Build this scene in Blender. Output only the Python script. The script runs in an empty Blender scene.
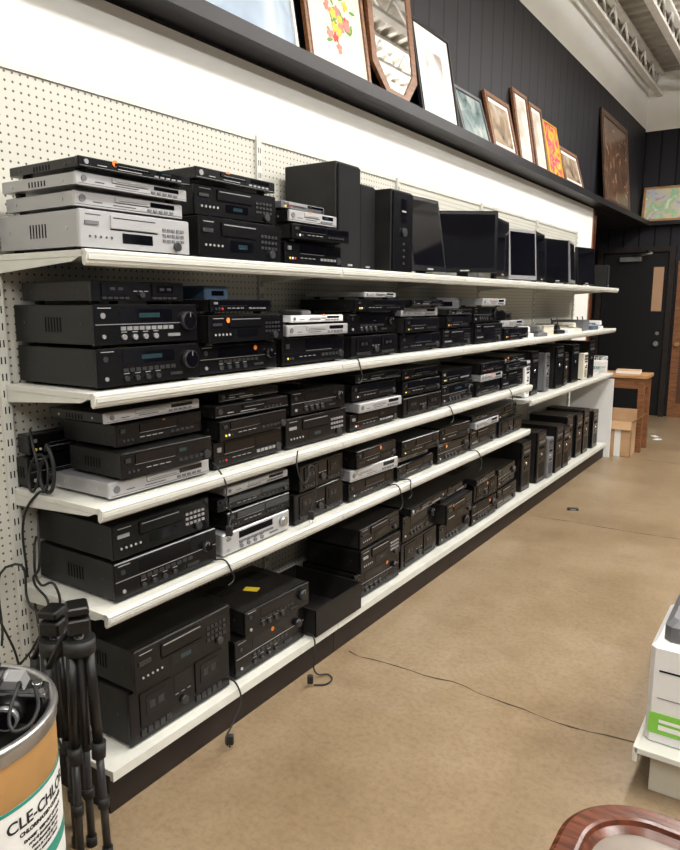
import bpy, math, random
from mathutils import Matrix, Vector
random.seed(7)
S=bpy.context.scene
COL=S.collection
# ------------------------------------------------------------ materials
def newmat(n):
    m=bpy.data.materials.new(n); m.use_nodes=True
    return m,m.node_tree,m.node_tree.nodes['Principled BSDF']
def pm(n,c,r=.5,metal=0,var=.0,scale=8,bump=0,bscale=60,emis=0,coat=0,spec=.5):
    m,t,b=newmat(n)
    b.inputs['Roughness'].default_value=r; b.inputs['Metallic'].default_value=metal
    b.inputs['Base Color'].default_value=(*c,1)
    b.inputs['Specular IOR Level'].default_value=spec
    if coat: b.inputs['Coat Weight'].default_value=coat
    tc=t.nodes.new('ShaderNodeTexCoord')
    if var:
        nz=t.nodes.new('ShaderNodeTexNoise'); nz.inputs['Scale'].default_value=scale; nz.inputs['Detail'].default_value=5
        t.links.new(tc.outputs['Object'],nz.inputs['Vector'])
        cr=t.nodes.new('ShaderNodeValToRGB')
        cr.color_ramp.elements[0].position=.3; cr.color_ramp.elements[1].position=.7
        cr.color_ramp.elements[0].color=(*[x*(1-var) for x in c],1)
        cr.color_ramp.elements[1].color=(*[min(1,x*(1+var)) for x in c],1)
        t.links.new(nz.outputs['Fac'],cr.inputs['Fac']); t.links.new(cr.outputs['Color'],b.inputs['Base Color'])
    if bump:
        nb=t.nodes.new('ShaderNodeTexNoise'); nb.inputs['Scale'].default_value=bscale
        t.links.new(tc.outputs['Object'],nb.inputs['Vector'])
        bp=t.nodes.new('ShaderNodeBump'); bp.inputs['Strength'].default_value=bump; bp.inputs['Distance'].default_value=.002
        t.links.new(nb.outputs['Fac'],bp.inputs['Height']); t.links.new(bp.outputs['Normal'],b.inputs['Normal'])
    if emis:
        b.inputs['Emission Color'].default_value=(*c,1); b.inputs['Emission Strength'].default_value=emis
    return m
def wood(n,c1,c2,r=.35,scale=3,rot=(0,0,0)):
    m,t,b=newmat(n)
    tc=t.nodes.new('ShaderNodeTexCoord'); mp=t.nodes.new('ShaderNodeMapping'); mp.inputs['Rotation'].default_value=rot
    mp.inputs['Scale'].default_value=(scale,scale*8,scale*8)
    nz=t.nodes.new('ShaderNodeTexNoise'); nz.inputs['Scale'].default_value=3; nz.inputs['Detail'].default_value=6
    cr=t.nodes.new('ShaderNodeValToRGB'); cr.color_ramp.elements[0].position=.35; cr.color_ramp.elements[1].position=.65
    cr.color_ramp.elements[0].color=(*c1,1); cr.color_ramp.elements[1].color=(*c2,1)
    t.links.new(tc.outputs['Object'],mp.inputs['Vector']); t.links.new(mp.outputs['Vector'],nz.inputs['Vector'])
    t.links.new(nz.outputs['Fac'],cr.inputs['Fac']); t.links.new(cr.outputs['Color'],b.inputs['Base Color'])
    b.inputs['Roughness'].default_value=r
    return m
def mathn(t,op,a,bv=None):
    n=t.nodes.new('ShaderNodeMath'); n.operation=op
    for i,x in enumerate((a,bv)):
        if x is None: continue
        if isinstance(x,(int,float)): n.inputs[i].default_value=x
        else: t.links.new(x,n.inputs[i])
    return n.outputs[0]
def pegboard():
    m,t,b=newmat('pegboard_white')
    tc=t.nodes.new('ShaderNodeTexCoord'); sp=t.nodes.new('ShaderNodeSeparateXYZ'); t.links.new(tc.outputs['Object'],sp.inputs[0])
    p=.0254
    def fr(o):
        return mathn(t,'SUBTRACT',mathn(t,'FRACT',mathn(t,'DIVIDE',o,p)),.5)
    fy=fr(sp.outputs['Y']); fz=fr(sp.outputs['Z'])
    d=mathn(t,'SQRT',mathn(t,'ADD',mathn(t,'MULTIPLY',fy,fy),mathn(t,'MULTIPLY',fz,fz)))
    h=mathn(t,'LESS_THAN',d,.15)
    mx=t.nodes.new('ShaderNodeMix'); mx.data_type='RGBA'
    mx.inputs['A'].default_value=(.53,.52,.46,1); mx.inputs['B'].default_value=(.07,.065,.055,1)
    t.links.new(h,mx.inputs['Factor']); t.links.new(mx.outputs['Result'],b.inputs['Base Color'])
    b.inputs['Roughness'].default_value=.5
    return m
def boards(n,c,c2,pitch=.2):
    m,t,b=newmat(n)
    tc=t.nodes.new('ShaderNodeTexCoord'); sp=t.nodes.new('ShaderNodeSeparateXYZ'); t.links.new(tc.outputs['Object'],sp.inputs[0])
    s=mathn(t,'ADD',sp.outputs['X'],sp.outputs['Y'])
    f=mathn(t,'FRACT',mathn(t,'DIVIDE',s,pitch)); g=mathn(t,'LESS_THAN',f,.10)
    mx=t.nodes.new('ShaderNodeMix'); mx.data_type='RGBA'
    mx.inputs['A'].default_value=(*c,1); mx.inputs['B'].default_value=(*c2,1)
    t.links.new(g,mx.inputs['Factor']); t.links.new(mx.outputs['Result'],b.inputs['Base Color'])
    bp=t.nodes.new('ShaderNodeBump'); bp.invert=True; bp.inputs['Distance'].default_value=.006
    t.links.new(g,bp.inputs['Height']); t.links.new(bp.outputs['Normal'],b.inputs['Normal'])
    b.inputs['Roughness'].default_value=.55; b.inputs['Specular IOR Level'].default_value=.2
    return m
def floor_mat():
    m,t,b=newmat('stained_concrete')
    tc=t.nodes.new('ShaderNodeTexCoord')
    n1=t.nodes.new('ShaderNodeTexNoise'); n1.inputs['Scale'].default_value=.9; n1.inputs['Detail'].default_value=12; n1.inputs['Roughness'].default_value=.68
    n2=t.nodes.new('ShaderNodeTexNoise'); n2.inputs['Scale'].default_value=45; n2.inputs['Detail'].default_value=8; n2.inputs['Roughness'].default_value=.7
    n3=t.nodes.new('ShaderNodeTexNoise'); n3.inputs['Scale'].default_value=3.3; n3.inputs['Detail'].default_value=10; n3.inputs['Roughness'].default_value=.7
    for n in (n1,n2,n3): t.links.new(tc.outputs['Object'],n.inputs['Vector'])
    c1=t.nodes.new('ShaderNodeValToRGB'); e=c1.color_ramp.elements
    e[0].position=.28; e[0].color=(.17,.115,.062,1); e[1].position=.75; e[1].color=(.33,.262,.182,1)
    k=e.new(.5); k.color=(.248,.181,.110,1)
    c2=t.nodes.new('ShaderNodeValToRGB'); e=c2.color_ramp.elements
    e[0].position=.35; e[0].color=(.70,.67,.62,1); e[1].position=.55; e[1].color=(1,1,1,1)
    c3=t.nodes.new('ShaderNodeValToRGB'); e=c3.color_ramp.elements
    e[0].position=.28; e[0].color=(.60,.56,.50,1); e[1].position=.50; e[1].color=(1,1,1,1)
    def mul(a,bb,f):
        mx=t.nodes.new('ShaderNodeMix'); mx.data_type='RGBA'; mx.blend_type='MULTIPLY'; mx.inputs['Factor'].default_value=f
        t.links.new(a,mx.inputs['A']); t.links.new(bb,mx.inputs['B']); return mx.outputs['Result']
    t.links.new(n1.outputs['Fac'],c1.inputs['Fac']); t.links.new(n2.outputs['Fac'],c2.inputs['Fac']); t.links.new(n3.outputs['Fac'],c3.inputs['Fac'])
    r=mul(mul(c1.outputs['Color'],c2.outputs['Color'],.7),c3.outputs['Color'],.5)
    t.links.new(r,b.inputs['Base Color'])
    rr=t.nodes.new('ShaderNodeMapRange'); rr.inputs['To Min'].default_value=.24; rr.inputs['To Max'].default_value=.40
    t.links.new(n1.outputs['Fac'],rr.inputs['Value']); t.links.new(rr.outputs['Result'],b.inputs['Roughness'])
    return m
def art(n,cols,scale=6,seed=0):
    m,t,b=newmat(n)
    tc=t.nodes.new('ShaderNodeTexCoord'); mp=t.nodes.new('ShaderNodeMapping'); mp.inputs['Location'].default_value=(seed,seed*.7,seed*.3)
    nz=t.nodes.new('ShaderNodeTexNoise'); nz.inputs['Scale'].default_value=scale; nz.inputs['Detail'].default_value=4; nz.inputs['Distortion'].default_value=.6
    cr=t.nodes.new('ShaderNodeValToRGB'); cr.color_ramp.interpolation='LINEAR'
    e=cr.color_ramp.elements; k=len(cols)
    for i,c in enumerate(cols):
        pos=.3+.4*i/(k-1)
        if i==0: e[0].position=pos; e[0].color=(*c,1)
        elif i==k-1: e[-1].position=pos; e[-1].color=(*c,1)
        else:
            q=e.new(pos); q.color=(*c,1)
    t.links.new(tc.outputs['Object'],mp.inputs[0]); t.links.new(mp.outputs[0],nz.inputs['Vector'])
    t.links.new(nz.outputs['Fac'],cr.inputs['Fac']); t.links.new(cr.outputs['Color'],b.inputs['Base Color'])
    b.inputs['Roughness'].default_value=.25
    return m
M=dict(
 white=pm('wall_paint_white',(.85,.85,.82),.6,var=.03,scale=2),
 shelf=pm('shelf_enamel',(.58,.58,.53),.35,var=.08,scale=7),
 rail=pm('shelf_rail',(.48,.48,.44),.4),
 peg=pegboard(),
 blackwall=boards('black_wall_boards',(.018,.018,.023),(.002,.002,.002)),
 ledge=pm('ledge_black_paint',(.011,.010,.013),.45,var=.2,spec=.3),
 doorblk=pm('door_black_paint',(.005,.005,.006),.5,spec=.3),
 kick=pm('kick_plate_brown',(.016,.011,.009),.5,var=.3,spec=.3),
 floor=floor_mat(),
 crack=pm('crack_dark',(.05,.034,.02),.9,var=.4,scale=30),
 blk=pm('black_metal_case',(.006,.0058,.0057),.34,var=.35,scale=10,bump=.1,bscale=400,spec=.38),
 blk2=pm('black_matte_case',(.011,.010,.0095),.48,var=.35,scale=10,bump=.1,bscale=400,spec=.32),
 face=pm('black_plastic_face',(.004,.004,.005),.22,spec=.38),
 gloss=pm('display_glass',(.003,.003,.005),.06),
 dark=pm('slot_dark',(.002,.002,.002),.8,spec=.1),
 btn=pm('button_grey',(.020,.020,.022),.35),
 lbl=pm('print_grey',(.28,.28,.27),.5),
 sil=pm('silver_plastic',(.36,.36,.37),.3,metal=.5),
 sil2=pm('silver_face',(.44,.44,.45),.32,metal=.35),
 chrome=pm('bright_metal',(.7,.7,.7),.2,metal=1),
 grey=pm('grey_plastic',(.12,.12,.13),.5),
 beige=pm('beige_plastic',(.55,.52,.43),.5),
 wht=pm('white_plastic',(.68,.68,.67),.4),
 rubber=pm('rubber_black',(.008,.008,.008),.6),
 red=pm('red_plastic',(.5,.02,.02),.4), yel=pm('yellow_sticker',(.8,.62,.04),.6), org=pm('orange_sticker',(.85,.22,.03),.6),
 grn=pm('green_label',(.20,.5,.06),.5), teal=pm('teal_print',(.02,.25,.19),.5), blu=pm('blue_plastic',(.05,.09,.16),.4),
 led=pm('display_tint',(.015,.035,.04),.15),
 kraft=pm('kraft_fiber_drum',(.42,.23,.08),.55,var=.12,scale=5),
 card=pm('cardboard',(.45,.28,.15),.8,var=.1), paper=pm('paper_white',(.72,.72,.70),.7), ink=pm('ink_black',(.01,.01,.01),.6),
 grille=pm('speaker_cloth',(.009,.009,.010),.9,bump=.5,bscale=900,spec=.2),
 cone=pm('speaker_cone',(.02,.02,.022),.5),
 woodr=wood('mahogany',(.05,.012,.005),(.12,.032,.013),.25), woodb=wood('brown_wood',(.13,.052,.02),(.24,.10,.04),.4),
 woodo=wood('oak_wood',(.30,.15,.06),(.45,.25,.11),.4), woodd=wood('dark_wood',(.04,.018,.011),(.10,.045,.024),.4),
 gold=pm('gold_frame',(.45,.28,.09),.35,metal=.5), mirror=pm('mirror_glass',(.85,.85,.85),.03,metal=1),
 mat=pm('mat_board',(.72,.71,.67),.7), cream=pm('cream_paper',(.70,.66,.54),.6,var=.05), steel=pm('steel',(.45,.45,.45),.35,metal=.9),
 pink=pm('petal_pink',(.75,.22,.2),.7), rose=pm('petal_red',(.65,.05,.04),.7), gldp=pm('petal_yellow',(.8,.5,.06),.7), leaf=pm('leaf_green',(.12,.3,.06),.7),
 ceil=pm('ceiling_deck_paint',(.34,.31,.26),.7,var=.1), joist=pm('joist_paint',(.72,.70,.66),.6,var=.1),
 glasspane=pm('door_lite_glass',(.42,.26,.16),.25), seat=pm('table_inset',(.17,.14,.115),.25,var=.15),
 tube=pm('fluorescent_tube',(1,.98,.95),.5,emis=8),
)
# ------------------------------------------------------------ mesh builder
class MB:
    def __init__(s): s.v=[];s.f=[];s.mi=[];s.sm=[];s.mats=[]
    def mid(s,m):
        m=M[m] if isinstance(m,str) else m
        if m not in s.mats: s.mats.append(m)
        return s.mats.index(m)
    def add(s,vs,fs,m,sm=False):
        o=len(s.v); s.v+= [tuple(v) for v in vs]; k=s.mid(m)
        for i,f in enumerate(fs):
            s.f.append(tuple(o+j for j in f)); s.mi.append(k); s.sm.append(sm if isinstance(sm,bool) else sm[i])
    def box(s,x0,x1,y0,y1,z0,z1,m,T=None):
        vs=[Vector((x,y,z)) for z in (z0,z1) for y in (y0,y1) for x in (x0,x1)]
        if T: vs=[T@v for v in vs]
        s.add(vs,[(0,2,3,1),(4,5,7,6),(0,1,5,4),(2,6,7,3),(0,4,6,2),(1,3,7,5)],m)
    def rbox(s,x0,x1,y0,y1,z0,z1,m,c=.004,T=None):
        def ring(i,z): return [(x0+i+c,y0+i,z),(x1-i-c,y0+i,z),(x1-i,y0+i+c,z),(x1-i,y1-i-c,z),(x1-i-c,y1-i,z),(x0+i+c,y1-i,z),(x0+i,y1-i-c,z),(x0+i,y0+i+c,z)]
        vs=[Vector(p) for p in ring(0,z0)+ring(0,z1-c)+ring(c,z1)]
        if T: vs=[T@v for v in vs]
        fs=[tuple(range(7,-1,-1)),tuple(range(16,24))]
        for r in (0,8):
            for i in range(8):
                j=(i+1)%8; fs.append((r+i,r+j,r+8+j,r+8+i))
        s.add(vs,fs,m)
    def cyl(s,p,r,L,ax,m,n=16,r2=None,T=None,cap=True):
        r2=r if r2 is None else r2; vs=[]
        for q,(rr,l) in enumerate(((r,0),(r2,L))):
            for i in range(n):
                a=2*math.pi*i/n; u,v=rr*math.cos(a),rr*math.sin(a)
                d={'z':(u,v,l),'y':(v,l,u),'x':(l,u,v)}[ax]
                vs.append(Vector((p[0]+d[0],p[1]+d[1],p[2]+d[2])))
        if T: vs=[T@v for v in vs]
        fs=[(i,(i+1)%n,n+(i+1)%n,n+i) for i in range(n)]; sm=[True]*n
        if cap: fs+=[tuple(range(n-1,-1,-1)),tuple(range(n,2*n))]; sm+=[False,False]
        s.add(vs,fs,m,sm)
    def lathe(s,p,prof,m,n=40):
        vs=[];k=len(prof)
        for r,z in prof:
            for i in range(n):
                a=2*math.pi*i/n; vs.append((p[0]+r*math.cos(a),p[1]+r*math.sin(a),p[2]+z))
        fs=[(q*n+i,q*n+(i+1)%n,(q+1)*n+(i+1)%n,(q+1)*n+i) for q in range(k-1) for i in range(n)]
        s.add(vs,fs,m,True)
    def prism(s,pts,y0,y1,m,ax='y',T=None):
        n=len(pts)
        def mk(a,b,l): return {'y':(a,l,b),'x':(l,a,b),'z':(a,b,l)}[ax]
        vs=[Vector(mk(a,b,l)) for l in (y0,y1) for a,b in pts]
        if T: vs=[T@v for v in vs]
        s.add(vs,[tuple(range(n-1,-1,-1)),tuple(range(n,2*n))]+[(i,(i+1)%n,n+(i+1)%n,n+i) for i in range(n)],m)
    def rod(s,a,b,r,m,n=8,r2=None):
        a=Vector(a);b=Vector(b);d=b-a;q=d.to_track_quat('Z','Y').to_matrix().to_4x4()
        s.cyl((0,0,0),r,d.length,'z',m,n,r2,T=Matrix.Translation(a)@q)
    def obj(s,name,loc=(0,0,0),rot=(0,0,0),parent=None,bevel=0):
        me=bpy.data.meshes.new(name); me.from_pydata(s.v,[],s.f)
        for m in s.mats: me.materials.append(m)
        me.polygons.foreach_set('material_index',s.mi); me.polygons.foreach_set('use_smooth',s.sm)
        import bmesh
        bm=bmesh.new(); bm.from_mesh(me); bmesh.ops.recalc_face_normals(bm,faces=bm.faces); bm.to_mesh(me); bm.free()
        me.update()
        o=bpy.data.objects.new(name,me); o.location=loc; o.rotation_euler=rot; COL.objects.link(o)
        if parent: o.parent=parent
        if bevel:
            b=o.modifiers.new('bevel','BEVEL'); b.width=bevel; b.segments=2; b.limit_method='ANGLE'; b.angle_limit=math.radians(50)
        return o
def cable(name,pts,r=.003,mat='rubber',plug=None,parent=None):
    c=bpy.data.curves.new(name,'CURVE'); c.dimensions='3D'; c.bevel_depth=r; c.bevel_resolution=2; c.resolution_u=8
    sp=c.splines.new('BEZIER'); sp.bezier_points.add(len(pts)-1)
    for b,p in zip(sp.bezier_points,pts): b.co=p; b.handle_left_type=b.handle_right_type='AUTO'
    c.materials.append(M[mat]); o=bpy.data.objects.new(name,c); COL.objects.link(o)
    if parent: o.parent=parent
    if plug:
        m=MB(); p=Vector(plug); m.rbox(-.012,.012,-.009,.009,-.02,.015,'rubber',.003)
        m.box(-.007,-.005,-.003,.003,-.036,-.018,'chrome'); m.box(.005,.007,-.003,.003,-.036,-.018,'chrome')
        q=m.obj('plug',p,(0,0,.5)); q.parent=o
    return o
# ------------------------------------------------------------ room shell
WX=-2.10; EY=10.5; CZ=4.55
m=MB(); m.box(-2.8,9,-4,EY+.2,-.1,0,'floor'); m.obj('floor')
m=MB()
m.box(-2.8,WX,-4,8.1,0,2.56,'white'); m.box(-2.8,-2.72,8.1,EY,0,2.56,'blackwall')
m.box(-2.8,WX,-4,EY,2.56,3.83,'blackwall'); m.box(-2.8,WX,-4,EY,3.83,CZ,'white')
m.obj('wall_left')
m=MB(); m.box(-2.8,9,EY,EY+.2,0,3.8,'blackwall'); m.box(-2.8,9,EY,EY+.2,3.8,CZ,'white'); m.obj('wall_end')
m=MB(); m.box(-2.8,9,-4,EY+.2,CZ,CZ+.1,'ceil')
y=-4
while y<EY: m.box(WX,9,y,y+.07,CZ-.04,CZ,'ceil'); y+=.2
m.obj('ceiling')
for i,x in enumerate((-1.95,-1.5,-1.05,-.6,-.15,.35,.85,1.5,2.3,3.2)):
    m=MB(); m.box(x-.035,x+.035,-3.9,EY-.002,4.47,4.508,'joist'); m.box(x-.035,x+.035,-3.9,EY-.002,4.22,4.255,'joist')
    y=-3.9;up=False
    while y<EY-.35:
        m.rod((x,y,4.25 if not up else 4.48),(x,y+.25,4.48 if not up else 4.25),.012,'joist',6); y+=.25; up=not up
    m.obj('ceiling_joist')
# ledge
m=MB(); m.box(WX,-1.95,-3.5,EY,2.575,2.625,'ledge'); m.box(-1.955,-1.94,-3.5,EY-.005,2.57,2.63,'ledge')
m.box(-1.94,3,EY-.15,EY,2.575,2.625,'ledge')
m.obj('trim_1')
m=MB(); m.box(WX,-2.085,7.45,8.1,0,.1,'ledge'); m.obj('baseboard_left')
def crack(name,y,x0,x1,w,amp,seed,diag=0):
    r=random.Random(seed); m=MB(); n=90; a=[];off=0
    for i in range(n+1):
        x=x0+(x1-x0)*i/n; off+=r.uniform(-amp,amp); off*=.93; ww=w*r.uniform(.3,1.3)
        a.append((x,y+off+diag*(x-x0),ww))
    vs=[];fs=[]
    for x,yy,ww in a: vs+=[(x,yy-ww,.0008),(x,yy+ww,.0008)]
    for i in range(n): fs.append((2*i,2*i+2,2*i+3,2*i+1))
    m.add(vs,fs,'crack'); m.obj(name)
crack('floor_crack',2.45,-1.6,4,.0042,.020,2)
crack('floor_crack',4.95,-1.6,5,.004,.010,4)
crack('floor_crack',7.4,-1.3,5,.004,.010,9)
# ------------------------------------------------------------ gondola
G=bpy.data.objects.new('gondola_shelving',None); COL.objects.link(G)
Y0=1.2; SEC=1.22
BK=-2.045
m=MB(); m.box(-2.062,BK,-.02,Y0+5*SEC,.1,2.23,'peg'); m.box(-2.066,BK+.006,-.02,Y0+5*SEC,2.23,2.25,'shelf'); m.obj('pegboard_back',parent=G)
m=MB()
for k in range(-1,6):
    y=Y0+k*SEC
    m.box(BK,BK+.014,y-.016,y+.016,.1,2.25,'shelf')
    z=.3
    while z<2.2:
        m.box(BK+.0135,BK+.0146,y-.008,y-.004,z,z+.022,'dark'); m.box(BK+.0135,BK+.0146,y+.004,y+.008,z,z+.022,'dark'); z+=.0508
m.obj('uprights',parent=G)
def shelf(z,k,fx=-1.61):
    y0=Y0+k*SEC+.001; y1=y0+SEC-.002; m=MB()
    m.box(BK+.015,fx-.01,y0,y1,z-.018,z,'shelf')
    m.prism([(fx-.016,z+.002),(fx-.002,z+.002),(fx+.006,z-.005),(fx,z-.034),(fx-.008,z-.042),(fx-.016,z-.036)],y0,y1,'shelf')
    m.box(fx+.0005,fx+.0055,y0+.005,y1-.005,z-.026,z-.012,'rail')
    for yy in (y0+.001,y1-.004):
        m.prism([(BK+.015,z-.018),(fx-.03,z-.018),(fx-.06,z-.03),(BK+.015,z-.055)],yy,yy+.003,'shelf')
    m.obj('shelf',parent=G,bevel=.0015)
Z1,Z2,Z3,Z4,ZB,Z3B=1.69,1.305,.978,.66,.150,.865
for k in range(5):
    shelf(Z1,k); shelf(Z2,k)
    if k<3: shelf(Z3,k); shelf(Z4,k)
    else: shelf(Z3B,k)
    y0=Y0+k*SEC+.001; y1=y0+SEC-.002; fx=-1.64
    m=MB(); m.box(BK+.015,fx,y0,y1,ZB-.02,ZB,'shelf'); m.box(fx-.004,fx+.012,y0,y1,ZB-.032,ZB+.002,'shelf')
    m.box(BK+.015,fx-.012,y0,y1,.0,ZB-.02,'kick'); m.obj('base_deck',parent=G,bevel=.0015)
m=MB(); m.box(-2.02,-1.6,Y0+5*SEC+.02,Y0+5*SEC+.045,0,.80,'wht'); m.obj('display_end_panel')
# ------------------------------------------------------------ devices
def device(kind,w,h,d,col,rng):
    m=MB()
    body,face={'k':('blk','face'),'m':('blk2','face'),'s':('sil','sil2'),'ks':('blk','sil2'),'w':('wht','wht'),'g':('grey','grey')}[col]
    dk = face=='face'
    fz=.010; W=w/2
    m.rbox(-W+.003,W-.003,.010,d,fz,h-.001,body,.002)
    m.rbox(-W,W,0,.014,fz-.001,h,face,.003)
    for sx in (-1,1):
        for yy in (.04,d-.04): m.cyl((sx*(W-.035),yy,0),.014,fz+.001,'z','rubber',12)
    nv=rng.choice([0,7,10,14])
    for i in range(nv):
        xx=-W+.05+i*.012; m.box(xx,xx+.004,d*.55,d*.85,h-.0015,h-.0006,'dark')
        m.box(W-.05-i*.012-.004,W-.05-i*.012,d*.55,d*.85,h-.0015,h-.0006,'dark')
    sv=rng.choice([0,0,6])
    for sx in (-1,1):
        for yy in (.06,d-.05):
            m.cyl((sx*(W-.004),yy,h*.55),.004,sx*.003,'x','btn' if dk else 'steel',8)
        for i in range(sv): m.box(sx*(W-.003)-.0006,sx*(W-.003)+.0006,d*.4+i*.014,d*.4+i*.014+.005,h*.35,h*.7,'dark')
    H=h-fz; zc=fz+H/2
    def P(x0,x1,z0,z1,mt,t=.0015): m.box(W*x0,W*x1,-t,.002,fz+H*z0,fz+H*z1,mt)
    def dash(x,z,l,mt='lbl' if dk else 'ink'): m.box(W*x,W*x+l,-.0008,.001,fz+H*z,fz+H*z+.0022,mt)
    bt='btn' if dk else 'grey'; ac='sil' if dk else 'ink'
    if dk and rng.random()<.12: bt='sil'
    if kind=='vcr':
        a=rng.choice([-.72,-.5,-.3])
        P(a,a+.84,.50,.90,'gloss' if dk else 'sil',.003); P(a,a+.84,.46,.48,ac,.001)
        b0=a+.9 if a<-.4 else .6
        P(b0,.94,.50,.86,'gloss',.001)
        if rng.random()<.3: P(b0+.04,b0+.2,.6,.74,'led',.0013)
        P(-.92,-.82 ,.6,.78,bt,.004)
        for i in range(5): P(.2+i*.12,.29+i*.12,.2,.32,bt,.003)
        for i,c in enumerate(('yel','wht','red')): m.cyl((-W*.85+i*.016,.002,fz+H*.22),.0045,-.004,'y',c if rng.random()<.3 else 'btn',10)
        for i in range(4): dash(-.5+i*.14,.25,.018)
        if rng.random()<.5: m.cyl((W*.86,.002,fz+H*.25),min(.014,H*.18),-.01,'y','btn',20)
        P(-.98,.98,.40,.42,'dark',.0006); dash(a+.05,.80,.04)
    elif kind=='dvd':
        q=rng.choice([0,.0,-.35,.1])
        P(-.42+q,.22+q,.52,.86,face,.003); P(-.42+q,.22+q,.46,.49,'dark',.0006); P(-.36+q,.16+q,.60,.63,ac,.0035)
        P(.34,.82,.5,.84,'gloss',.001)
        if rng.random()<.4: P(.42,.6,.6,.74,'led',.0013)
        m.cyl((-W*.88,.002,zc),min(.011,H*.25),-.005,'y',bt,18)
        for i in range(5): P(.28+i*.11,.35+i*.11,.18,.34,bt,.003)
        P(-.98,.98,.08,.11,ac,.0008); dash(-.7,.3,.03); dash(-.36,.25,.05); dash(-.1,.25,.03)
    elif kind=='receiver':
        P(-.55,.45,.56,.88,'gloss',.001)
        if rng.random()<.35: P(-.2,.2,.66,.78,'led',.0013)
        r=min(.028,H*.32)*rng.choice([1,.8,.6]); m.cyl((W*.76,.002,fz+H*.55),r,-.018,'y','btn' if dk else 'sil',28); m.cyl((W*.76,-.016,fz+H*.55),r*.9,-.002,'y','gloss' if dk else 'chrome',28)
        m.box(W*.76-.001,W*.76+.001,-.019,-.017,fz+H*.55+r*.4,fz+H*.55+r*.9,'lbl')
        for i in range(9): P(-.55+i*.115,-.46+i*.115,.34,.44,bt,.003)
        for i in range(4): m.cyl((W*(-.5+i*.2),.002,fz+H*.17),min(.008,H*.1),-.009,'y',bt,14)
        for i in range(4): dash(-.54+i*.2,.29,.02)
        m.cyl((-W*.85,.002,fz+H*.72),.008,-.005,'y',bt,14); m.cyl((-W*.85,.002,fz+H*.2),.006,-.006,'y','sil',12)
        if rng.random()<.6: P(-.98,.98,.49,.51,ac,.0006)
        dash(-.93,.9,.045); P(.35,.6,.14,.22,bt,.003)
    elif kind=='cd':
        P(-.5,.35,.55,.9,face,.004); P(-.5,.35,.5,.53,'dark',.0006); P(-.46,.3,.82,.85,ac,.0045)
        P(-.3,.25,.16,.44,'gloss',.001)
        if rng.random()<.5: P(-.12,.1,.24,.36,'led',.0013)
        for r_ in range(3):
            for i in range(5): P(.45+i*.09,.51+i*.09,.62-r_*.16,.70-r_*.16,bt,.003)
        m.cyl((W*.72,.002,fz+H*.18),min(.014,H*.13),-.012,'y','btn',20)
        for i in range(5): m.cyl((W*(-.85+i*.09),.002,fz+H*.28),.004,-.004,'y','chrome' if not dk else 'lbl',10)
        P(-.92,-.7,.6,.7,bt,.004); dash(-.9,.86,.05); dash(-.46,.6,.03)
    elif kind=='deck':
        for a in (-.82,.24):
            P(a,a+.58,.26,.90,'face' if dk else 'sil',.004); P(a+.1,a+.48,.42,.80,'gloss',.0055)
            P(a+.16,a+.26,.54,.68,'btn',.006); P(a+.32,a+.42,.54,.68,'btn',.006)
            for i in range(5): P(a+i*.115,a+.09+i*.115,.08,.2,'btn',.005)
        P(-.18,.18,.55,.88,'gloss',.001); m.cyl((0,.002,fz+H*.3),min(.014,H*.15),-.012,'y','btn',20)
        for i in range(3): dash(-.16+i*.12,.48,.014)
    if rng.random()<.3:
        xx=rng.uniform(-.7,.5)*W; c=rng.choice(['org','yel','paper','org'])
        if c=='org': m.cyl((xx,.0,fz+H*.8),.009,-.0018,'y',c,14)
        else: m.box(xx,xx+.035,.04,.07,h-.0005,h+.0006,c)
    return m
NM={'vcr':'vcr','dvd':'dvd_player','receiver':'stereo_receiver','cd':'cd_changer','deck':'cassette_deck'}
rng=random.Random(11)
def stack(z,y0,y1,items,fx=-1.66,mind=.26,maxd=.37,maxrot=7.0):
    zz=z; base=y1-y0
    for n,it in enumerate(items):
        kind,h,col=it[:3]; w=it[3] if len(it)>3 else base-.008-(rng.uniform(0,.015) if n==0 else rng.uniform(0,.06))
        w=min(base-.008,w); sl=max(0,(base-.008-w)/2); dy=it[4] if len(it)>4 else rng.uniform(-sl,sl)
        dd=it[5] if len(it)>5 else (rng.uniform(mind,maxd-.045) if kind in('vcr','dvd') else maxd-.05)
        m=device(kind,w,h,dd,col,rng)
        fxx=fx+(rng.uniform(-.012,.008) if n==0 else rng.uniform(-.03,.035))
        if dd>.37: fxx=max(fxx,-2.028+dd)
        a=rng.uniform(-maxrot,maxrot)*.5*(0.4 if n==0 else 1)
        if dd>.37: a*=.3
        m.obj(NM[kind],(fxx,(y0+y1)/2+dy,zz+.0004),(0,0,math.radians(90+a)))
        zz+=h+.0006
V,D,R,C,K='vcr','dvd','receiver','cd','deck'
# shelf 1
stack(Z1,1.205,1.62,[(C,.108,'s',.40,0,.378),(D,.050,'s',.385,0,.33),(D,.042,'s',.40,-.005,.34),(D,.036,'k',.395,-.01,.32)],fx=-1.64,maxrot=3)
stack(Z1,1.65,2.10,[(C,.135,'k'),(C,.105,'m'),(D,.045,'k',.40)])
stack(Z1,2.12,2.51,[(V,.09,'k'),(V,.06,'m'),(D,.05,'ks',.3,-.04,.24),(V,.035,'g',.28,-.05,.22)])
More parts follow.
